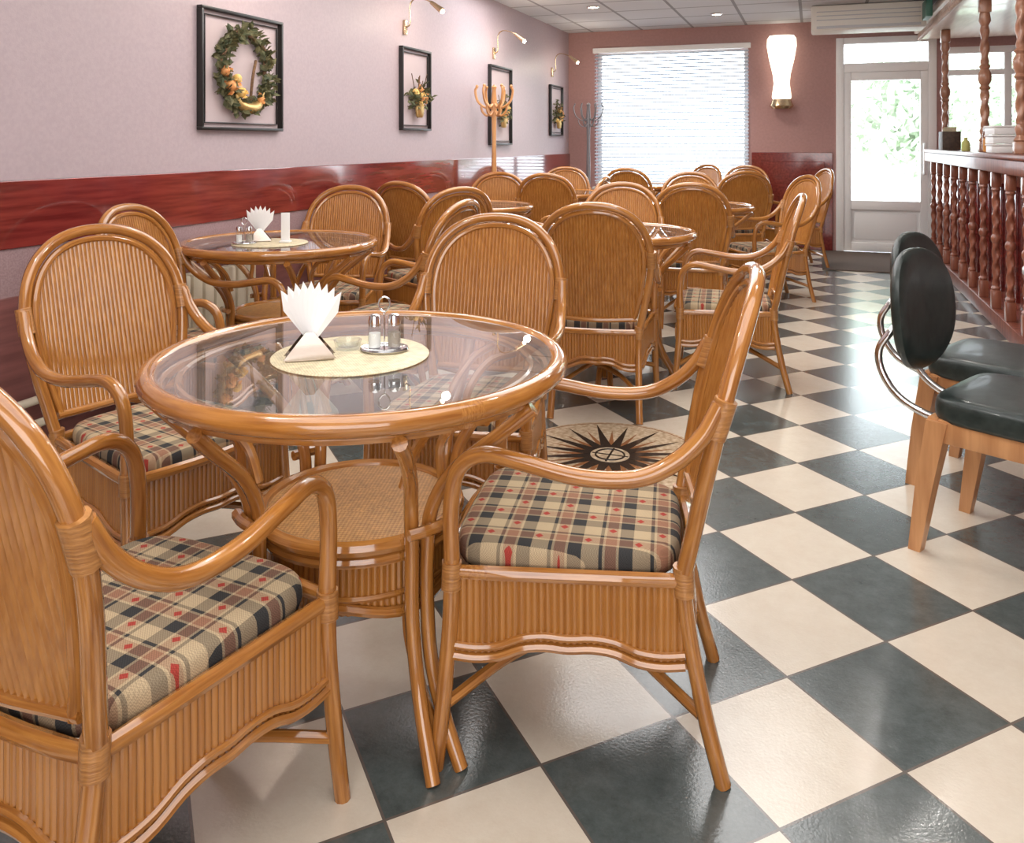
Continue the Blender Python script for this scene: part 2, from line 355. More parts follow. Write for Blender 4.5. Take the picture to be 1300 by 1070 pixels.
# window 1
w1=thing('window_1','large bright far window','window',(-1.59,BY+.1,.66),0,kind='structure')
fm=MB(); a,b,c,d=W1
for q in [(a,b,c,c+.05),(a,b,d-.05,d),(a,a+.05,c+.051,d-.051),(b-.05,b,c+.051,d-.051)]: fm.bx(q[0],q[1],BY+.08,BY+.14,q[2],q[3],.005)
fm.build('window_frame','white',w1,True); MB().bx(a+.045,b-.045,BY+.105,BY+.111,c+.045,d-.045).build('pane','pane',w1,True)
MB().bx(a-.02,b+.02,BY-.12,BY+.08,c-.03,c,.006).build('window_sill','white',w1,True)
bl=thing('window_blind','white horizontal slat blind hanging over the far window','blind',(-1.59,BY-.03,.70))
MB().bx(a-.03,b+.03,BY-.06,BY-.005,d-.03,d+.03,.005).build('headrail','white',bl,True)
sl=MB(); nsl=38; rot=Matrix.Rotation(math.radians(34),3,'X')
for k in range(nsl): sl.box((-1.59,BY-.032,.73+k*(d-.06-.73)/(nsl-1)),(b-a+.02,.031,.0025),rot)
sl.build('slats','blind',bl,True,smooth=False)
MB().bx(a,b,BY-.045,BY-.02,.695,.715,.004).build('bottom_rail','white',bl,True)
cd=MB()
for x in (-2.2,-1.59,-.98): cd.tube([(x,BY-.05,.70),(x,BY-.05,2.28)],.0018,5,smooth=False)
cd.build('cord','white',bl,True)
# door
d1=thing('door_1','white glazed entrance door with transom','door',(.73,BY+.06,0),0,kind='structure')
a,b,c,d=D1; f=MB()
for q in [(a-.03,a+.05,0,d+.02,0),(b-.05,b+.03,0,d+.02,0),(a+.051,b-.051,d-.05,d+.02,.004),(a+.051,b-.051,1.96,2.06,.004)]: f.bx(q[0],q[1],BY-.03+q[4],BY+.1,q[2],q[3],.006)
f.build('door_frame','white',d1,True)
f=MB(); x0,x1=a+.05,b-.05
for q in [(x0,x0+.075,.005,1.96),(x1-.075,x1,.005,1.96),(x0+.076,x1-.076,1.87,1.96),(x0+.076,x1-.076,.46,.56),(x0+.076,x1-.076,.005,.10)]: f.bx(q[0],q[1],BY-.015,BY+.06,q[2],q[3],.005)
f.build('door_leaf','white',d1,True)
f=MB().bx(x0+.07,x1-.07,BY+.02,BY+.04,.09,.47); f.bx(x0+.11,x1-.11,BY+.008,BY+.025,.135,.425,.006)
f.build('lower_panel','white',d1,True)
MB().bx(x0+.07,x1-.07,BY+.027,BY+.033,.55,1.88).build('pane','pane',d1,True)
MB().bx(a+.045,b-.045,BY+.03,BY+.036,2.05,2.28).build('transom_pane','pane',d1,True)
MB().tube([(x1-.04,BY-.01,.86),(x1-.04,BY-.07,.9),(x1-.04,BY-.07,1.14),(x1-.04,BY-.01,1.18)],.014,8).build('handle','white',d1,True)
w2=thing('window_2','white framed window behind the bar','window',(1.89,BY+.1,.8),0,kind='structure')
fm=MB(); a,b,c,d=W2
for q in [(a,b,c,c+.07,0),(a,b,d-.07,d,0),(a,a+.07,c+.071,d-.071,0),(b-.07,b,c+.071,d-.071,0),(1.86,1.93,c+.071,d-.071,.004),(a+.071,b-.071,1.9,1.96,.008)]: fm.bx(q[0],q[1],BY-.01+q[4],BY+.1,q[2],q[3],.005)
fm.build('window_frame','white',w2,True); MB().bx(a+.05,b-.05,BY+.06,BY+.066,c+.05,d-.05).build('pane','pane',w2,True)

# outside
struct(MB().bx(-14,14,BY+.2,30,-.12,-.02),'ground','pave','pale pavement outside the windows','pavement')
def tree(x,y,h,r,label,n=1500):
    t=thing('tree',label,'tree',(x,y,-.02),0,'trees outside the windows')
    MB().tube([(0,0,0),(.05,0,h*.4),(0,.05,h*.75)],lambda q:.08-.05*q,8).build('trunk','bark',t)
    mb=MB()
    for i in range(n):
        v=Vector((RN.gauss(0,1),RN.gauss(0,1),RN.gauss(0,1))).normalized()*r*RN.uniform(.4,1)
        mb.leaf((v.x,v.y,h*.62+v.z*.9),.26,.08)
    mb.build('crown','treeleaf',t,smooth=False)
tree(1.5,15.6,2.8,1.25,'leafy tree seen through the glass door')
tree(3.9,18.8,3.2,1.5,'leafy tree seen through the window behind the bar')

# ---------------------------------------------------------------- rattan armchair
def back_y(x,z): return -.225-.24*(z-.38)+.5*x*x
OW=[(.186,.37),(.204,.46),(.223,.55),(.236,.63),(.240,.70),(.230,.775),(.200,.842),(.149,.893),(.080,.923),(0,.932)]
def arch(sx,sz,zmin):
    h=[(x*sx,.62+(z-.62)*sz) for x,z in OW]
    h=[(x,max(z,zmin)) for x,z in h]
    full=[(-x,z) for x,z in h]+[(x,z) for x,z in reversed(h[:-1])]
    return h,[(x,back_y(x,z),z) for x,z in full]
PER=.0125
def corr(mb,p0,p1,zt,zl,bow,out,amp=.0036,per=PER,rows=3):
    p0,p1=Vector(p0),Vector(p1); L=(p1-p0).length; n=int(L/per)*6
    nrm=Vector(((p1-p0).y,-(p1-p0).x,0)).normalized()*out
    vs=[];fs=[]
    for i in range(n+1):
        t=i/n; q=p0.lerp(p1,t)+nrm*(bow*math.sin(PI*t)+amp*abs(math.sin(PI*i/6)))
        for j in range(rows+1):
            z=zt+(zl(t)-zt)*j/rows; vs.append((q.x,q.y,z))
    m=rows+1
    for i in range(n):
        for j in range(rows): fs.append((i*m+j,(i+1)*m+j,(i+1)*m+j+1,i*m+j+1))
    mb.add(vs,fs)
    return [p0.lerp(p1,t/10)+nrm*(bow*math.sin(PI*t/10)+.004) for t in range(11)]
def cushion(mb,yr,yf,wr,wf,z0,z1,n=5,seg=44):
    hgt=z1-z0
    prof=[(.97,0),(.99,.15),(1,.35),(.998,.55),(.99,.73),(.97,.86),(.93,.94),(.82,.975),(.5,.99),(.05,1.0)]
    rings=[]
    for s,zz in prof:
        r=[]
        for k in range(seg):
            a=2*PI*k/seg; ca,sa=math.cos(a),math.sin(a)
            ux=math.copysign(abs(ca)**(2/n),ca); uy=math.copysign(abs(sa)**(2/n),sa)
            t=(uy+1)/2; w=wr+(wf-wr)*t
            r.append((ux*w*s,(yr+yf)/2+uy*(yf-yr)/2*s,z0+hgt*zz))
        rings.append(r)
    mb.loft(rings)
def make_chair(label):
    t=thing('rattan_armchair',label,'chair',group='rattan armchairs with plaid seats')
    h,full=arch(1,1,.37)
    MB().tube(full,.0162,10,n=5).build('back_frame','cane',t)
    hi,fi=arch(.88,.91,.425)
    ib=MB().tube(fi,.0098,8,n=5)
    zb=.432
    ib.tube([(-.178,back_y(.178,zb),zb),(0,back_y(0,zb),zb-.006),(.178,back_y(.178,zb),zb)],.0108,8)
    ib.build('inner_back_frame','cane',t)
    den=cat([(x,0,z) for x,z in hi],10); mxv=max(p.x for p in den); im=[i for i,p in enumerate(den) if p.x==mxv][0]
    def ztop(x):
        for i in range(im,len(den)-1):
            if den[i].x>=x>=den[i+1].x: 
                k=(den[i].x-x)/max(1e-6,den[i].x-den[i+1].x); return den[i].z+(den[i+1].z-den[i].z)*k
        return den[im].z
    def zlow(x):
        if x<=den[0].x: return zb
        for i in range(im):
            if den[i].x<=x<=den[i+1].x: return max(zb,den[i].z)
        return den[im].z
    n=int(2*mxv/PER)*6; rows=14; vs=[];fs=[]
    for i in range(n+1):
        x=-mxv*.999+2*mxv*.999*i/n; zl,zt=zlow(abs(x)),ztop(abs(x))
        for j in range(rows+1):
            z=zl+(zt-zl)*j/rows; vs.append((x,back_y(x,z)+.0042*(abs(math.sin(PI*i/6))-.5),z))
    m=rows+1
    for i in range(n):
        for j in range(rows): fs.append((i*m+j,(i+1)*m+j,(i+1)*m+j+1,i*m+j+1))
    pm=MB(); pm.add(vs,fs); pm.build('back_panel','reed',t,angle=50)
    def bind(p0,p1,r,par):
        p0,p1=Vector(p0),Vector(p1)
        MB().tube([p0.lerp(p1,k/14) for k in range(15)],lambda q:r*(.94+.06*abs(math.cos(q*14*PI))),10,smooth=False).build('binding','wrap',par)
    for s in (-1,1):
        l=MB().tube([(s*.250,.258,0),(s*.243,.246,.12),(s*.237,.233,.28),(s*.237,.23,.40)],lambda q:.0155+.001*q,10).build('leg','cane',t)
        bind((s*.237,.2315,.34),(s*.237,.23,.392),.0198,l)
        l=MB().tube([(s*.192,-.280,0),(s*.187,-.246,.13),(s*.185,-.217,.28),(s*.186,-.206,.38)],.0155,10).build('leg','cane',t)
        bind((s*.186,-.209,.345),(s*.187,-.208,.40),.0202,l)
        ar=MB().tube([(s*.237,.23,.39),(s*.239,.231,.50),(s*.243,.215,.573),(s*.249,.165,.607),(s*.256,.09,.600),(s*.263,-.02,.583),(s*.264,-.12,.588),(s*.259,-.19,.620),(s*.252,-.24,.668),(s*.246,-.272,.725)],.0163,10).build('arm','cane',t)
        bind((s*.240,-.262,.665),(s*.242,-.283,.735),.0212,ar)
    out=[(-.237,.235,.372),(0,.26,.372),(.237,.235,.372),(.212,.01,.372),(.187,-.21,.372),(0,-.225,.372),(-.187,-.21,.372),(-.212,.01,.372)]
    pts=[]
    for i in range(0,8,2):
        a,b,c=Vector(out[i]),Vector(out[i+1]),Vector(out[(i+2)%8])
        for k in range(6):
            q=k/6; pts.append(a*(1-q)*(1-2*q)+b*4*q*(1-q)+c*q*(2*q-1))
    MB().tube(pts,.0138,8,True,smooth=False).build('seat_rail','cane',t)
    cu=MB(); cushion(cu,-.205,.247,.178,.223,.364,.418); cu.build('seat_cushion','plaid',t,angle=70)
    zl=lambda q:.218+.032*math.sin(PI*q)**2-.009*math.sin(3*PI*q)**2
    for p0,p1,bow,o in [((-.234,.234,0),(.234,.234,0),.022,-1),((.236,.228,0),(.187,-.21,0),0.004,-1),((-.236,.228,0),(-.187,-.21,0),.004,1),((-.187,-.212,0),(.187,-.212,0),.012,1)]:
        mb=MB(); ln=corr(mb,p0,p1,.368,zl,bow,o); ap=mb.build('apron','reed',t,angle=50)
        tr=MB()
        tr.tube([(p.x,p.y,zl(i/10)-.004) for i,p in enumerate(ln)],.0092,7,n=3)
        tr.tube([(p.x,p.y,zl(i/10)+.016) for i,p in enumerate(ln)],.0072,7,n=3)
        tr.build('apron_trim','cane',ap)
    for s in (-1,1):
        MB().tube([(s*.243,.247,.115),(s*.13,.13,.160),(0,-.01,.180+.012*s),(-s*.10,-.13,.160),(-s*.187,-.25,.115)],.011,7).build('stretcher','cane',t)
    return t
CH=[ # lat,d,fl,fd,label
(.155,1.785,-.98,.19,'rattan armchair at the right of the nearest table, seen from its side'),
(-.645,1.385,.42,.91,'rattan armchair closest to the viewer, cut off by the left edge'),
(-.99,2.34,.82,-.57,'rattan armchair left of the nearest table, facing it by the wall'),
(-.135,2.60,-.24,-.97,'rattan armchair behind the nearest table, its front to the viewer'),
(-1.24,3.32,.97,-.22,'rattan armchair at the left of the second wall table, by the radiator'),
(-.985,4.52,-.1,-1,'rattan armchair behind the second wall table, beside the wall'),
(-.53,3.80,-.93,.37,'rattan armchair at the right of the second wall table, in profile'),
(-.56,5.66,.5,.87,'dark backed rattan armchair at the third wall table, next to the wall'),
(-.48,4.99,-.55,.83,'rattan armchair standing askew between the second and third wall tables'),
(-.16,6.67,-.15,-.99,'rattan armchair in front of the wooden coat stand'),
(.36,6.22,-.9,.3,'rattan armchair at the right of the third wall table'),
(.41,3.83,.2,.98,'rattan armchair with its back to the viewer at the middle table'),
(1.10,4.2,-.97,.25,'rattan armchair right of the middle table, on the open floor'),
(.63,4.90,-.2,-.98,'rattan armchair on the far side of the middle table'),
(1.20,5.55,.2,.98,'rattan armchair with its back to the viewer at the fourth aisle table'),
(1.95,6.33,-.97,-.2,'rattan armchair in profile nearest the bar, on the aisle'),
(1.42,6.74,-.3,-.95,'rattan armchair on the far side of the table nearest the bar aisle'),
(.34,7.10,.2,.98,'rattan armchair with its back to the viewer at the fourth wall table'),
(.52,8.20,-.1,-.99,'rattan armchair on the far side of the fourth wall table'),
(2.05,7.60,0,1,'rattan armchair with its back to the viewer at the table before the wall lamp'),
(2.70,8.00,-1,-.05,'rattan armchair in profile at the table before the wall lamp'),
(2.42,8.70,-.4,-.92,'rattan armchair below the glowing wall lamp'),
(1.24,8.43,.35,.94,'rattan armchair with its back to the viewer in front of the far window'),
(1.95,9.24,-.8,-.55,'rattan armchair closest to the far window, at its right side'),
]
c0=make_chair(CH[0][4]); c0.location=W(CH[0][0],CH[0][1]); c0.rotation_euler=(0,0,rz(CH[0][2],CH[0][3]))
for lat,d,fl,fd,lab in CH[1:]: dup(c0,W(lat,d),rz(fl,fd),lab)

# ---------------------------------------------------------------- round table
TR=.455
def ring(mb,R,z,r,seg=8,n=40): return mb.tube([(R*math.cos(2*PI*k/n),R*math.sin(2*PI*k/n),z) for k in range(n)],r,seg,True,smooth=False)
def make_table(label):
    t=thing('rattan_table',label,'table',group='round glass topped rattan tables')
    rm=MB(); ring(rm,TR-.020,.721,.0205,10,56); rm.build('rim','cane',t)
    rm=MB(); ring(rm,TR-.040,.695,.0135,8,48); ring(rm,TR-.080,.708,.008,7,48); rm.build('under_rim','cane',t)
    g=MB(); n=56; g.add([((TR-.03)*math.cos(2*PI*k/n),(TR-.03)*math.sin(2*PI*k/n),.7335) for k in range(n)],[tuple(range(n))]); g.build('glass_top','glass',t,smooth=False)
    for k in range(4):
        a=PI/2*k; ra=Vector((math.cos(a),math.sin(a),0)); ta=Vector((-math.sin(a),math.cos(a),0))
        mb=MB()
        for s in (-1,1):
            path=[(.41,.685,.15),(.36,.63,.105),(.285,.55,.05),(.245,.47,.024),(.238,.38,.018),(.238,.28,.018),(.252,.18,.018),(.285,.09,.023),(.335,0,.032)]
            mb.tube([ra*r+ta*(s*w)+Vector((0,0,z)) for r,z,w in path],.0145,9,n=5)
        mb.tube([ra*r+Vector((0,0,z)) for r,z in [(.19,.27),(.20,.2),(.245,.12),(.30,.045)]],.012,7)
        lg=mb.build('leg','cane',t)
        br=MB()
        for s in (-1,1):
            br.tube([ra*r+ta*(s*w)+Vector((0,0,z)) for r,z,w in [(.40,.68,.045),(.33,.665,.03),(.27,.605,.03),(.25,.53,.045)]],.010,7)
        br.tube([ra*.262+ta*.04+Vector((0,0,.44)),ra*.266+Vector((0,0,.44)),ra*.262-ta*.04+Vector((0,0,.44))],.012,7)
        br.build('curved_brace','cane',lg)
    mb=MB().lathe([(.205,.402),(.205,.409),(.19,.411),(.02,.412)],seg=40); mb.build('shelf_top','weave',t)
    mb=MB(); ring(mb,.212,.405,.0155,8,40); ring(mb,.210,.378,.012,8,40); mb.build('shelf_rim','cane',t)
    n=96*6; vs=[];fs=[]
    for i in range(n):
        q=2*PI*i/n; r=.197+.0036*abs(math.sin(PI*i/6))
        for z in (.39,.34,.30,.268): vs.append((r*math.cos(q),r*math.sin(q),z))
    for i in range(n):
        j=(i+1)%n
        for k in range(3): fs.append((i*4+k,i*4+k+1,j*4+k+1,j*4+k))
    mb=MB(); mb.add(vs,fs); mb.build('shelf_wall','reed',t,angle=50)
    mb=MB(); n=48
    mb.tube([(.205*math.cos(2*PI*k/n),.205*math.sin(2*PI*k/n),.275+.012*math.cos(4*2*PI*k/n+PI)) for k in range(n)],.0105,7,True,smooth=False); ring(mb,.20,.30,.007,6,40)
    mb.build('shelf_trim','cane',t)
    return t
TB=[(-.333,1.825,'nearest round glass topped rattan table holding napkins and shakers'),
(-1.09,3.90,'second glass topped rattan table along the left wall, set with napkins'),
(-.29,6.12,'third glass topped rattan table along the left wall'),
(.51,4.35,'round glass topped rattan table in the middle, past the floor medallion'),
(1.32,6.10,'glass topped rattan table in the aisle, second behind the medallion'),
(.47,7.64,'fourth glass topped rattan table along the left wall, past the coat stand'),
(2.08,8.16,'far glass topped rattan table in front of the glowing wall lamp'),
(1.40,9.00,'glass topped rattan table right at the far window')]
r0=TH+math.radians(-90+39)
t0=make_table(TB[0][2]); t0.location=W(*TB[0][:2]); t0.rotation_euler=(0,0,r0)
for i,(lat,d,lab) in enumerate(TB[1:]): dup(t0,W(lat,d),r0+.35*i,lab)

# ---------------------------------------------------------------- things on the tables
TZ=.7345
def placemat(lat,d,label,r=.17):
    mb=MB().lathe([(r*.99,0),(r,.002),(r*.985,.004),(.01,.004)],seg=44)
    o=mb.build('placemat','mat'); o.location=W(lat,d,TZ); tag(o,label,'placemat','straw placemats')
def napkin_set(lat,d,where,n):
    z=TZ+.005
    t=thing('napkin_holder','shiny metal wedge napkin holder on '+where,'napkin holder',W(lat,d,z),TH+.25)
    MB().box((0,0,.002),(.10,.045,.004),None,.001).build('base','steel',t)
    for s in (-1,1):
        pl=MB(); y=s*.022
        pts=[(-.054,.003),(.054,.003),(.008,.060),(-.008,.060)]
        k=len(pts); lean=s*-.004
        pl.add([(x,y-.001+(lean if zz>.01 else 0),zz) for x,zz in pts]+[(x,y+.001+(lean if zz>.01 else 0),zz) for x,zz in pts],[tuple(range(k)),tuple(range(2*k-1,k-1,-1))]+[(i,(i+1)%k,(i+1)%k+k,i+k) for i in range(k)])
        pl.build('side_plate','steel',t,smooth=False)
    for i in range(n):
        q=(i/(n-1)-.5); a=-q*1.05+.02
        mb=MB(); y=(i-(n-1)/2)*.0040
        A=[(0,0,.002),(-.017,.0035,.118),(0,-.001,.160),(.017,.0035,.118)]
        mb.add(A+[(x,yy+.001,zz) for x,yy,zz in A],[(0,1,2),(0,2,3),(6,5,4),(7,6,4),(0,4,5,1),(1,5,6,2),(2,6,7,3),(3,7,4,0)])
        R=Matrix.Rotation(a,4,'Y'); mb.v=[tuple(R@Vector(v)) for v in mb.v]
        o=mb.build('napkin','paper',smooth=False)
        lc=o.location.copy()
        o.matrix_world=Matrix.Translation(W(lat,d,z+.005))@Matrix.Rotation(TH+.25,4,'Z')@Matrix.Translation(Vector((q*.035,y,0))+lc)
        tag(o,'folded white paper napkin fanned out in the holder on '+where,'napkin','napkins fanned on '+where)
def shaker(lat,d,z,fill,label):
    t=thing('shaker',label,'shaker',W(lat,d,z))
    MB().lathe([(.0145,0),(.0155,.004),(.0148,.03),(.0135,.052)],seg=16).build('glass_body','clear',t)
    MB().lathe([(.0125,.003),(.0132,.006),(.0128,.034),(.002,.035)],seg=14).build('filling',fill,t)
    MB().lathe([(.0142,.05),(.0145,.062),(.0115,.072),(.005,.0755)],seg=16).build('cap','chrome',t)
def shakers(lat,d,where):
    z=TZ+.005
    t=thing('shaker_stand','chrome stand holding two shakers on '+where,'stand',W(lat,d,z),TH)
    MB().lathe([(.05,0),(.054,.004),(.052,.008),(.047,.005),(.01,.005)],sx=1,sy=.75,seg=28).build('tray','chrome',t)
    MB().tube([(0,0,.005),(0,0,.085)],.0022,6,smooth=False).build('rod','chrome',t)
    MB().tube([(0,0,.085),(-.012,0,.097),(-.010,0,.112),(0,0,.118),(.010,0,.112),(.012,0,.097)],.0022,6,True).build('handle_loop','chrome',t)
    shaker(lat-.021,d-.004,z+.0055,'salt','salt shaker, left one in the stand on '+where)
    shaker(lat+.021,d+.004,z+.0055,'pepper','pepper shaker, right one in the stand on '+where)
placemat(-.351,1.805,'round straw placemat on the nearest table')
napkin_set(-.43,1.76,'the nearest table',9)
shakers(-.282,1.83,'the nearest table')
at=MB().lathe([(.026,0),(.029,.012),(.031,.02),(.027,.02),(.022,.006),(.004,.005)],seg=24).build('ashtray','clear'); at.location=W(-.366,1.845,TZ+.005)
tag(at,'small clear glass ashtray beside the napkin holder','ashtray')
placemat(-1.11,3.80,'round straw placemat on the second wall table')
napkin_set(-1.17,3.84,'the second wall table',7)
shakers(-1.21,3.74,'the second wall table')
cdn=thing('table_card','small white upright card on the second wall table','card',W(-1.04,3.80,TZ+.005),TH)
MB().box((0,0,.004),(.05,.04,.008),None,.002).build('foot','white',cdn); MB().box((0,0,.07),(.04,.004,.13),None,.001).build('card_sheet','paper',cdn)

# ---------------------------------------------------------------- black side chairs + table at right edge
def make_black(label):
    t=thing('side_chair',label,'chair',group='black padded chairs with wooden legs')
    cu=MB(); cushion(cu,-.215,.23,.215,.225,.396,.470,n=6); cu.build('seat','leather',t,angle=70)
    fr=MB()
    for q in [(-.20,.20,-.215,-.185),(-.20,.20,.19,.22),(-.205,-.175,-.184,.189),(.175,.205,-.184,.189)]: fr.bx(q[0],q[1],q[2],q[3],.335,.402,.004)
    fr.build('seat_frame','beech',t)
    def sq(p): 
        rings=[]
        for x,y,z,w in p: rings.append([(x-w,y-w,z),(x+w,y-w,z),(x+w,y+w,z),(x-w,y+w,z)])
        return MB().loft(rings)
    for s in (-1,1):
        sq([(s*.19,-.25,0,.017),(s*.188,-.22,.2,.024),(s*.183,-.185,.395,.029)]).build('leg','beech',t,smooth=False)
        sq([(s*.195,.225,0,.017),(s*.188,.205,.395,.026)]).build('leg','beech',t,smooth=False)
    rings=[]
    for sc,yy in [(.03,-1),(.7,-.98),(.92,-.8),(.99,-.4),(1,0),(.99,.4),(.92,.8),(.7,.98),(.03,1)]:
        r=[]
        for k in range(40):
            a=2*PI*k/40; ca,sa=math.cos(a),math.sin(a)
            x=.208*sc*math.copysign(abs(ca)**.86,ca); zz=.187*sc*math.copysign(abs(sa)**.86,sa)
            r.append((x,-.325-.08*zz+.6*x*x+.025*yy,.676+zz))
        rings.append(r)
    MB().loft(rings).build('backrest','leather',t)
    for s in (-1,1):
        MB().tube([(s*.08,-.342,.64),(s*.105,-.368,.60),(s*.115,-.395,.545),(s*.115,-.385,.48),(s*.115,-.335,.415),(s*.115,-.25,.38),(s*.115,-.16,.376)],.0115,10).build('chrome_support','chrome',t)
    return t
b0=make_black('black padded chair with chrome back support, nearest at the right edge'); b0.location=W(1.50,2.38); b0.rotation_euler=(0,0,rz(.66,-.75))
dup(b0,W(1.715,2.85),rz(.66,-.75),'black padded chair behind the nearest black chair, by the bar')
ct=thing('cafe_table','grey round table edge at the right border of the photo','table',W(2.26,2.85))
MB().lathe([(.42,.705),(.43,.715),(.43,.73),(.42,.74),(.02,.74)],seg=48).build('tabletop','greytop',ct)
MB().lathe([(.05,.02),(.04,.1),(.035,.6),(.06,.705)],seg=20).build('pedestal','iron',ct)
MB().lathe([(.2,0),(.2,.015),(.06,.03)],seg=32).build('base','iron',ct)

# ---------------------------------------------------------------- bar
bar=thing('bar_counter','dark red mahogany bar counter with twisted balusters and pale wooden canopy','bar counter',(1.4,7.4,0))
Y0,Y1=4.9,9.68; CT_Z=1.125
MB().bx(1.09,1.66,Y0,Y1,1.09,CT_Z,.012).build('counter_top','barwood',bar,True)
p=MB().bx(1.19,1.24,Y0,Y1,.1,1.09)
for k in range(11):
    ya=4.95+k*.43
    p.bx(1.175,1.195,ya+.06,ya+.37,.2,.92,.008)
p.bx(1.24,1.6,Y0,Y0+.04,.1,1.09); p.build('front_panel','mahog',bar,True)
MB().bx(1.10,1.62,Y0,Y1,0,.10,.006).build('plinth','barwood',bar,True)
MB().bx(1.10,1.2,Y0,Y1,1.0,1.09,.01).build('upper_rail','barwood',bar,True)
for k in range(12):
    y=4.95+k*.43
    if y>Y1-.04: break
    b=MB().bx(1.107,1.163,y-.028,y+.028,.10,.22,.005); b.bx(1.107,1.163,y-.028,y+.028,.90,1.0,.005)
    b.lathe([(.024,.22),(.03,.235),(.02,.25)],(1.135,y,0),14); b.lathe([(.02,.87),(.03,.885),(.024,.90)],(1.135,y,0),14)
    b.lathe([(.02,.53),(.029,.545),(.031,.56),(.029,.575),(.02,.59)],(1.135,y,0),14)
    b.twist(1.135,y,.25,.53,.021,2.5,2,12,34,.22); b.twist(1.135,y,.59,.87,.021,2.5,2,12,34,.22); b.build('baluster','baluster',bar,True)
for y in (5.85,7.0,8.96):
    x=1.2; b=MB().bx(x-.04,x+.04,y-.04,y+.04,CT_Z,1.20,.006); b.bx(x-.04,x+.04,y-.04,y+.04,2.16,2.28,.006)
    b.lathe([(.034,1.20),(.042,1.21),(.025,1.24),(.038,1.28),(.025,1.31)],(x,y,0),18)
    b.lathe([(.025,1.58),(.040,1.60),(.028,1.62),(.043,1.65),(.047,1.68),(.043,1.71),(.028,1.74),(.040,1.76),(.025,1.78)],(x,y,0),18); b.lathe([(.025,2.06),(.042,2.1),(.034,2.16)],(x,y,0),18)
    b.twist(x,y,1.31,1.58,.028,2.2,2,16,44,.2); b.twist(x,y,1.78,2.06,.028,2.2,2,16,44,.2); b.build('column','columnwood',bar,True)
cn=MB().bx(1.06,2.0,Y0,Y1,2.28,2.34,.008); cn.bx(1.0,2.0,Y0,Y1,2.34,2.38,.01); cn.bx(1.04,1.95,Y0,Y1,2.38,2.42,.008); cn.bx(1.1,1.95,Y0,Y1,2.42,2.53)
for k in range(58):
    y=Y0+.05+k*.082; cn.bx(1.035,1.065,y-.02,y+.02,2.295,2.34); cn.sphere((1.05,y+.041,2.285),.02,8)
cn.build('canopy','cornice',bar,True)
# on the counter
cb=thing('card_box','dark card box with slips at the far end of the counter','box',(1.18,8.55,CT_Z))
MB().box((0,0,.085),(.15,.26,.17),None,.006).build('body','box',cb); MB().box((0,-.05,.185),(.10,.01,.05)).build('slip','mat',cb); MB().box((0,.05,.18),(.10,.01,.04)).build('slip','mat',cb)
sb=MB().lathe([(.03,0),(.034,.01),(.03,.07),(.014,.09),(.014,.11)],(1.16,7.55,CT_Z),16).build('small_bottle','sponge'); tag(sb,'small yellow green bottle on the counter beside the middle column','bottle')
for k,(nm,dz) in enumerate([('bottom box of the white container stack on the counter',0),('middle box of the white container stack on the counter',.062),('topmost box of the white container stack on the counter',.124)]):
    t=thing('food_container',nm,'container',(1.23,6.45,CT_Z+dz),.06*k,'white containers stacked on the counter')
    MB().box((0,0,.024),(.2,.2,.048),None,.006).build('body','white',t); MB().box((0,0,.054),(.212,.212,.012),None,.004).build('lid','paper',t)
jr=thing('jar','glass jar with orange filling on the counter','jar',(1.18,6.72,CT_Z))
MB().lathe([(.04,0),(.045,.01),(.045,.13),(.035,.15)],seg=20).build('glass_body','clear',jr); MB().lathe([(.038,.004),(.04,.01),(.04,.1),(.01,.1)],seg=18).build('filling','orange',jr); MB().lathe([(.04,.15),(.04,.175)],seg=20).build('lid','white',jr)

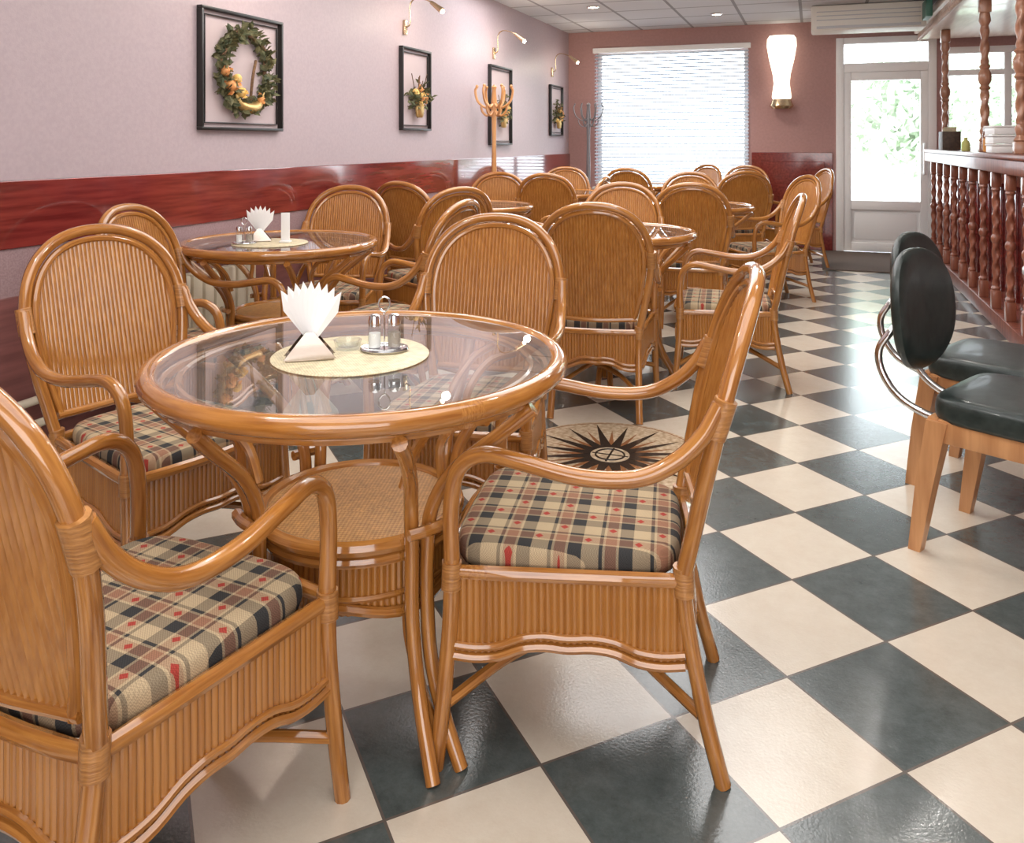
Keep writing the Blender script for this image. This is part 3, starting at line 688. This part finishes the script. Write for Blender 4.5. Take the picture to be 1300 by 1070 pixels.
# ---------------------------------------------------------------- wall pictures, lamps
def picture(y0,y1,z0,z1,label,kind):
    t=thing('wall_picture',label,'picture',(WX+.03,(y0+y1)/2,z0),0,'shadow box pictures on the left wall')
    def fr(a,b,c,d,w,x0,x1):
        mb=MB()
        mb.bx(x0,x1,a,b,c,c+w,.003); mb.bx(x0,x1,a,b,d-w,d,.003); mb.bx(x0,x1,a,a+w,c+w,d-w,.003); mb.bx(x0,x1,b-w,b,c+w,d-w,.003); return mb
    fr(y0,y1,z0,z1,.016,WX+.001,WX+.035).build('outer_frame','black',t,True)
    MB().bx(WX+.001,WX+.006,y0+.014,y1-.014,z0+.014,z1-.014).build('lit_wall_panel','lit_wall_panel',t,True)  # added panel, its paler colour stands for the lit wall inside the frame
    fr(y0+.035,y1-.035,z0+.035,z1-.035,.006,WX+.01,WX+.022).build('inner_frame','black',t,True)
    cy,cz=(y0+y1)/2,(z0+z1)/2; X=WX+.03
    if kind=='wreath':
        rw,rh=.19,.195; cz+=.01
        mb=MB()
        for q in range(4):
            ph=RN.uniform(0,6); mb.tube([(X+.012*math.sin(3*a+ph),cy+(rw+.016*math.sin(5*a+ph))*math.cos(a),cz+(rh+.016*math.cos(4*a+ph))*math.sin(a)) for a in [2*PI*k/24 for k in range(24)]],.007,6,True,3)
        mb.build('wreath_ring','vine',t,True)
        mb=MB()
        for i in range(520):
            a=RN.uniform(0,2*PI); k=RN.uniform(.84,1.16); mb.leaf((X+RN.uniform(-.01,.03),cy+rw*k*math.cos(a),cz+rh*k*math.sin(a)),.055,.016)
        mb.build('wreath_leaves','leaf',t,True,smooth=False)
        MB().tube([(X+.02,cy-.10,cz-.13),(X+.025,cy-.06,cz-.185),(X+.03,cy+.01,cz-.20),(X+.025,cy+.08,cz-.175),(X+.02,cy+.13,cz-.11)],lambda q:.006+.024*math.sin(PI*q),10).build('gilt_crescent','gold',t,True)
        for (a,b,r,m) in [(-.15,-.09,.030,'rose'),(-.10,-.05,.024,'rose2'),(-.19,-.02,.024,'rose'),(-.07,-.12,.028,'rose2'),(.09,-.15,.02,'rose')]:
            s=MB().sphere((X+.03,cy+a,cz+b),r,10)
            for q in range(10): s.leaf((X+.03+RN.uniform(0,.02),cy+a+RN.uniform(-r,r),cz+b+RN.uniform(-r,r)),r*1.1,r*.5)
            s.build('rose',m,t,True)
        MB().tube([(X,cy+.04,cz-.19),(X+.01,cy+.05,cz-.04),(X,cy+.09,cz+.06)],.008,6).build('twig','vine',t,True)
    else:
        bz=cz-.15
        MB().lathe([(.03,-.06),(.045,-.05),(.055,0),(.05,.04),(.055,.05)],(X+.02,cy,bz),16,sx=.5).build('basket','gold',t,True)
        mb=MB()
        for i in range(130): mb.leaf((X+RN.uniform(0,.03),cy+RN.gauss(0,.07),bz+.10+RN.gauss(0,.05)),.06,.013)
        mb.build('dried_leaves','leaf',t,True,smooth=False)
        for q in range(8):
            a,b=RN.uniform(-.12,.12),RN.uniform(.03,.16); r=.024
            s=MB().sphere((X+.025,cy+a,bz+b),r,9)
            for g in range(8): s.leaf((X+.03,cy+a+RN.uniform(-r,r),bz+b+RN.uniform(-r,r)),r*1.2,r*.5)
            s.build('flower',RN.choice(['rose','rose2']),t,True)
        mb=MB()
        for q in range(7):
            e=RN.uniform(-.14,.14); mb.tube([(X,cy,bz+.04),(X+.01,cy+e*.5,bz+.14),(X+.015,cy+e,bz+RN.uniform(.18,.28))],.003,5)
        mb.build('stems','vine',t,True)
picture(3.27,3.93,1.258,1.87,'black open frame with dried leaf wreath and gilt crescent, nearest the viewer','wreath')
picture(5.37,5.85,1.285,1.90,'black frame with orange flower basket, second along the left wall','b')
picture(7.12,7.70,1.17,1.92,'black frame with flower basket behind the wooden coat stand','b')
picture(9.0,9.48,1.27,1.855,'black frame with flower basket nearest the far window','b')
def piclamp(y,z,label):
    t=thing('picture_lamp',label,'lamp',(WX,y,z-.05),0,'brass picture lamps')
    MB().bx(WX,WX+.022,y-.022,y+.022,z-.055,z+.055,.007).build('wall_plate','brass',t,True)
    MB().tube([(WX+.02,y,z),(WX+.05,y,z+.03),(WX+.05,y,z+.16),(WX+.10,y,z+.21),(WX+.19,y,z+.19),(WX+.24,y,z+.16)],.0055,7).build('arm','brass',t,True)
    a=Vector((WX+.22,y,z+.175)); b=Vector((WX+.31,y,z+.105))
    MB().tube([a,b],lambda q:.014+.011*q,10,smooth=False).build('head','brass',t,True)
    MB().sphere((WX+.31,y,z+.103),.017,10).build('bulb','bulb',t,True)
    l=bpy.data.lights.new('picture_light','POINT'); l.energy=4.5; l.color=(1,.84,.66); l.shadow_soft_size=.03
    o=bpy.data.objects.new('picture_light',l); COL.objects.link(o); o.location=(WX+.34,y,z+.06)
piclamp(5.45,2.04,'brass picture lamp above the second framed picture')
piclamp(7.25,2.03,'brass picture lamp above the framed picture by the coat stand')
piclamp(9.1,2.0,'brass picture lamp above the last framed picture')
piclamp(3.55,2.05,'brass picture lamp above the nearest framed wreath')
# sconce
sx0=-.332
sc=thing('wall_lamp','tall glowing glass wall lamp on the far wall','lamp',(sx0,BY-.12,1.57))
MB().lathe([(.09,1.66),(.105,1.70),(.085,1.85),(.095,1.95),(.135,2.12),(.16,2.27),(.155,2.35),(.13,2.385)],(sx0,BY-.10,0),28,sy=.6).build('glass_shade','lampglass',sc,True)
MB().lathe([(.10,1.57),(.13,1.60),(.115,1.63),(.10,1.675)],(sx0,BY-.10,0),24,sy=.65).build('bracket','brass',sc,True)
# air conditioner, sign
ac=thing('air_conditioner','ivory air conditioner under the ceiling before the door','air conditioner',(.49,8.85,2.27))
b=MB().bx(-.02,1.0,8.62,8.95,2.28,2.53,.02); b.build('body','ivory',ac,True)
b=MB().bx(.03,.95,8.606,8.625,2.30,2.325)
for k in range(3): b.bx(.03,.95,8.608,8.625,2.38+k*.04,2.388+k*.04)
b.build('vent_louvres','greytop',ac,True)
gs=thing('green_sign','plain dark green box sign beside the air conditioner','sign',(.96,8.2,2.3))
MB().bx(.93,.98,8.05,8.35,2.3,2.46,.006).build('panel','green',gs,True); MB().bx(.95,.96,8.18,8.22,2.45,2.535).build('bracket','white',gs,True)
# ceiling spots
def spot(lat,d,label):
    p=W(lat,d); t=thing('ceiling_spot',label,'lamp',(p.x,p.y,CZ-.02),0,'recessed ceiling spots')
    rm=MB(); rm.tube([(p.x+.055*math.cos(2*PI*k/20),p.y+.055*math.sin(2*PI*k/20),CZ-.006) for k in range(20)],.01,7,True,smooth=False); rm.build('trim_ring','chrome',t,True)
    MB().lathe([(.04,CZ-.012),(.045,CZ-.004)],(p.x,p.y,0),18).build('bulb','bulb',t,True)
    l=bpy.data.lights.new('spot_light','SPOT'); l.energy=70; l.color=(1,.92,.82); l.shadow_soft_size=.04; l.spot_size=math.radians(120); l.spot_blend=.8
    o=bpy.data.objects.new('spot_light',l); COL.objects.link(o); o.location=(p.x,p.y,CZ-.03)
spot(.80,8.17,'lit ceiling spot nearer the left wall'); spot(2.13,8.62,'lit ceiling spot nearer the glowing wall lamp')
# coat stands
def coat(lat,d,h,mat,label,hooks,rr):
    t=thing('coat_stand',label,'coat stand',W(lat,d))
    MB().lathe([(.03,.12),(.022,.2),(.02,.6),(.024,.9),(.018,1.2),(.022,h-.3),(.026,h-.15),(.018,h-.05),(.024,h-.02),(.004,h)],seg=14).build('pole',mat,t)
    for k in range(4):
        a=PI/2*k+PI/4; MB().tube([(0,0,.2),(.08*math.cos(a),.08*math.sin(a),.15),(.14*math.cos(a),.14*math.sin(a),.05),(.165*math.cos(a),.165*math.sin(a),.013)],.013,7).build('foot',mat,t)
    for k in range(hooks):
        a=2*PI*k/hooks+.3; c,s=math.cos(a),math.sin(a)
        m=MB().tube([(.015*c,.015*s,h-.17),(.07*c,.07*s,h-.20),(.14*c,.14*s,h-.15),(.165*c,.165*s,h-.06),(.15*c,.15*s,h-.02)],rr,7)
        m.tube([(.015*c,.015*s,h-.23),(.06*c,.06*s,h-.27),(.10*c,.10*s,h-.24),(.115*c,.115*s,h-.19)],rr*.9,7); m.sphere((.15*c,.15*s,h-.015),rr*1.35,8)
        m.build('hook',mat,t)
coat(-.157,7.25,1.70,'lightwood','light wooden coat stand against the left wall',6,.011)
coat(.858,9.3,1.64,'grey','grey metal coat stand beside the far window',6,.006)
# door mat, radiator, pipe
dm=MB().bx(.08,1.05,8.28,9.7,0,.012,.004).build('door_mat','matt'); tag(dm,'dark brown entrance mat before the glass door','mat')
rd=thing('radiator','cream ribbed radiator on the left wall behind the second table','radiator',(WX+.08,3.2,.1))
for k in range(9):
    y=2.92+k*.08; MB().bx(WX+.035,WX+.11,y-.034,y+.034,.11,.58,.014).build('rib','cream',rd,True)
MB().tube([(WX+.073,2.86,.16),(WX+.073,3.6,.16)],.018,8,smooth=False).build('pipe','cream',rd,True)
MB().tube([(WX+.073,2.86,.53),(WX+.073,3.6,.53)],.018,8,smooth=False).build('pipe','cream',rd,True)
hp=thing('heating_pipe','cream heating pipes low along the left wall','pipe',(WX+.06,1.5,.1))
for z in (.13,.22): MB().tube([(WX+.06,.2,z),(WX+.06,2.8,z)],.016,10,smooth=False).build('pipe','cream',hp,True)
for y in (.6,1.6,2.6): MB().bx(WX+.021,WX+.06,y-.012,y+.012,.10,.25).build('pipe_clip','cream',hp,True)

# ---------------------------------------------------------------- light, world, camera
def area(loc,rot,sx,sy,e,c):
    l=bpy.data.lights.new('area','AREA'); l.shape='RECTANGLE'; l.size=sx; l.size_y=sy; l.energy=e; l.color=c
    o=bpy.data.objects.new('area_light',l); COL.objects.link(o); o.location=loc; o.rotation_euler=rot; return o
area((-.3,.9,CZ-.02),(0,0,0),2.6,2.2,58,(1,.985,.97))  # broad fill lights added at the ceiling, out of view
area((-1.1,4.4,CZ-.02),(0,0,0),2.2,2.8,76,(1,.985,.97))
area((-1.7,6.7,CZ-.02),(0,0,0),1.8,.9,44,(.97,.985,1))
area((.6,-2.3,1.4),(math.radians(86),0,math.radians(14)),3.6,2.1,112,(1,.995,.985))  # fill light added behind the camera, no lamp stands there
for x,y in ((-1.6,1.2),(.3,2.6),(-1.4,3.2),(.5,5.2)):  # unseen point lights added to sharpen highlights on the varnished cane
    l=bpy.data.lights.new('added_highlight','POINT'); l.energy=14; l.color=(1,.95,.88); l.shadow_soft_size=.04
    o=bpy.data.objects.new('added_highlight',l); COL.objects.link(o); o.location=(x,y,CZ-.08)
for (a,b,c,d) in (W1,D1,W2):
    o=area(((a+b)/2,BY+.19,(c+d)/2),(math.radians(-90),0,0),b-a,d-c,1,(1,1,1)); o.data.cycles.is_portal=True
w=bpy.data.worlds.new('World'); SC.world=w; w.use_nodes=True
w.node_tree.nodes['Background'].inputs[0].default_value=(.86,.94,1,1); w.node_tree.nodes['Background'].inputs[1].default_value=8
cam=bpy.data.cameras.new('Camera'); co=bpy.data.objects.new('Camera',cam); COL.objects.link(co)
co.location=(0,0,H); co.rotation_euler=(PI/2,0,TH); cam.sensor_fit='HORIZONTAL'; cam.sensor_width=36; cam.lens=36*F/1300
cam.shift_y=-(535-180)/1300; cam.clip_start=.05
SC.camera=co
SC.view_settings.view_transform='Standard'; SC.view_settings.look='None'
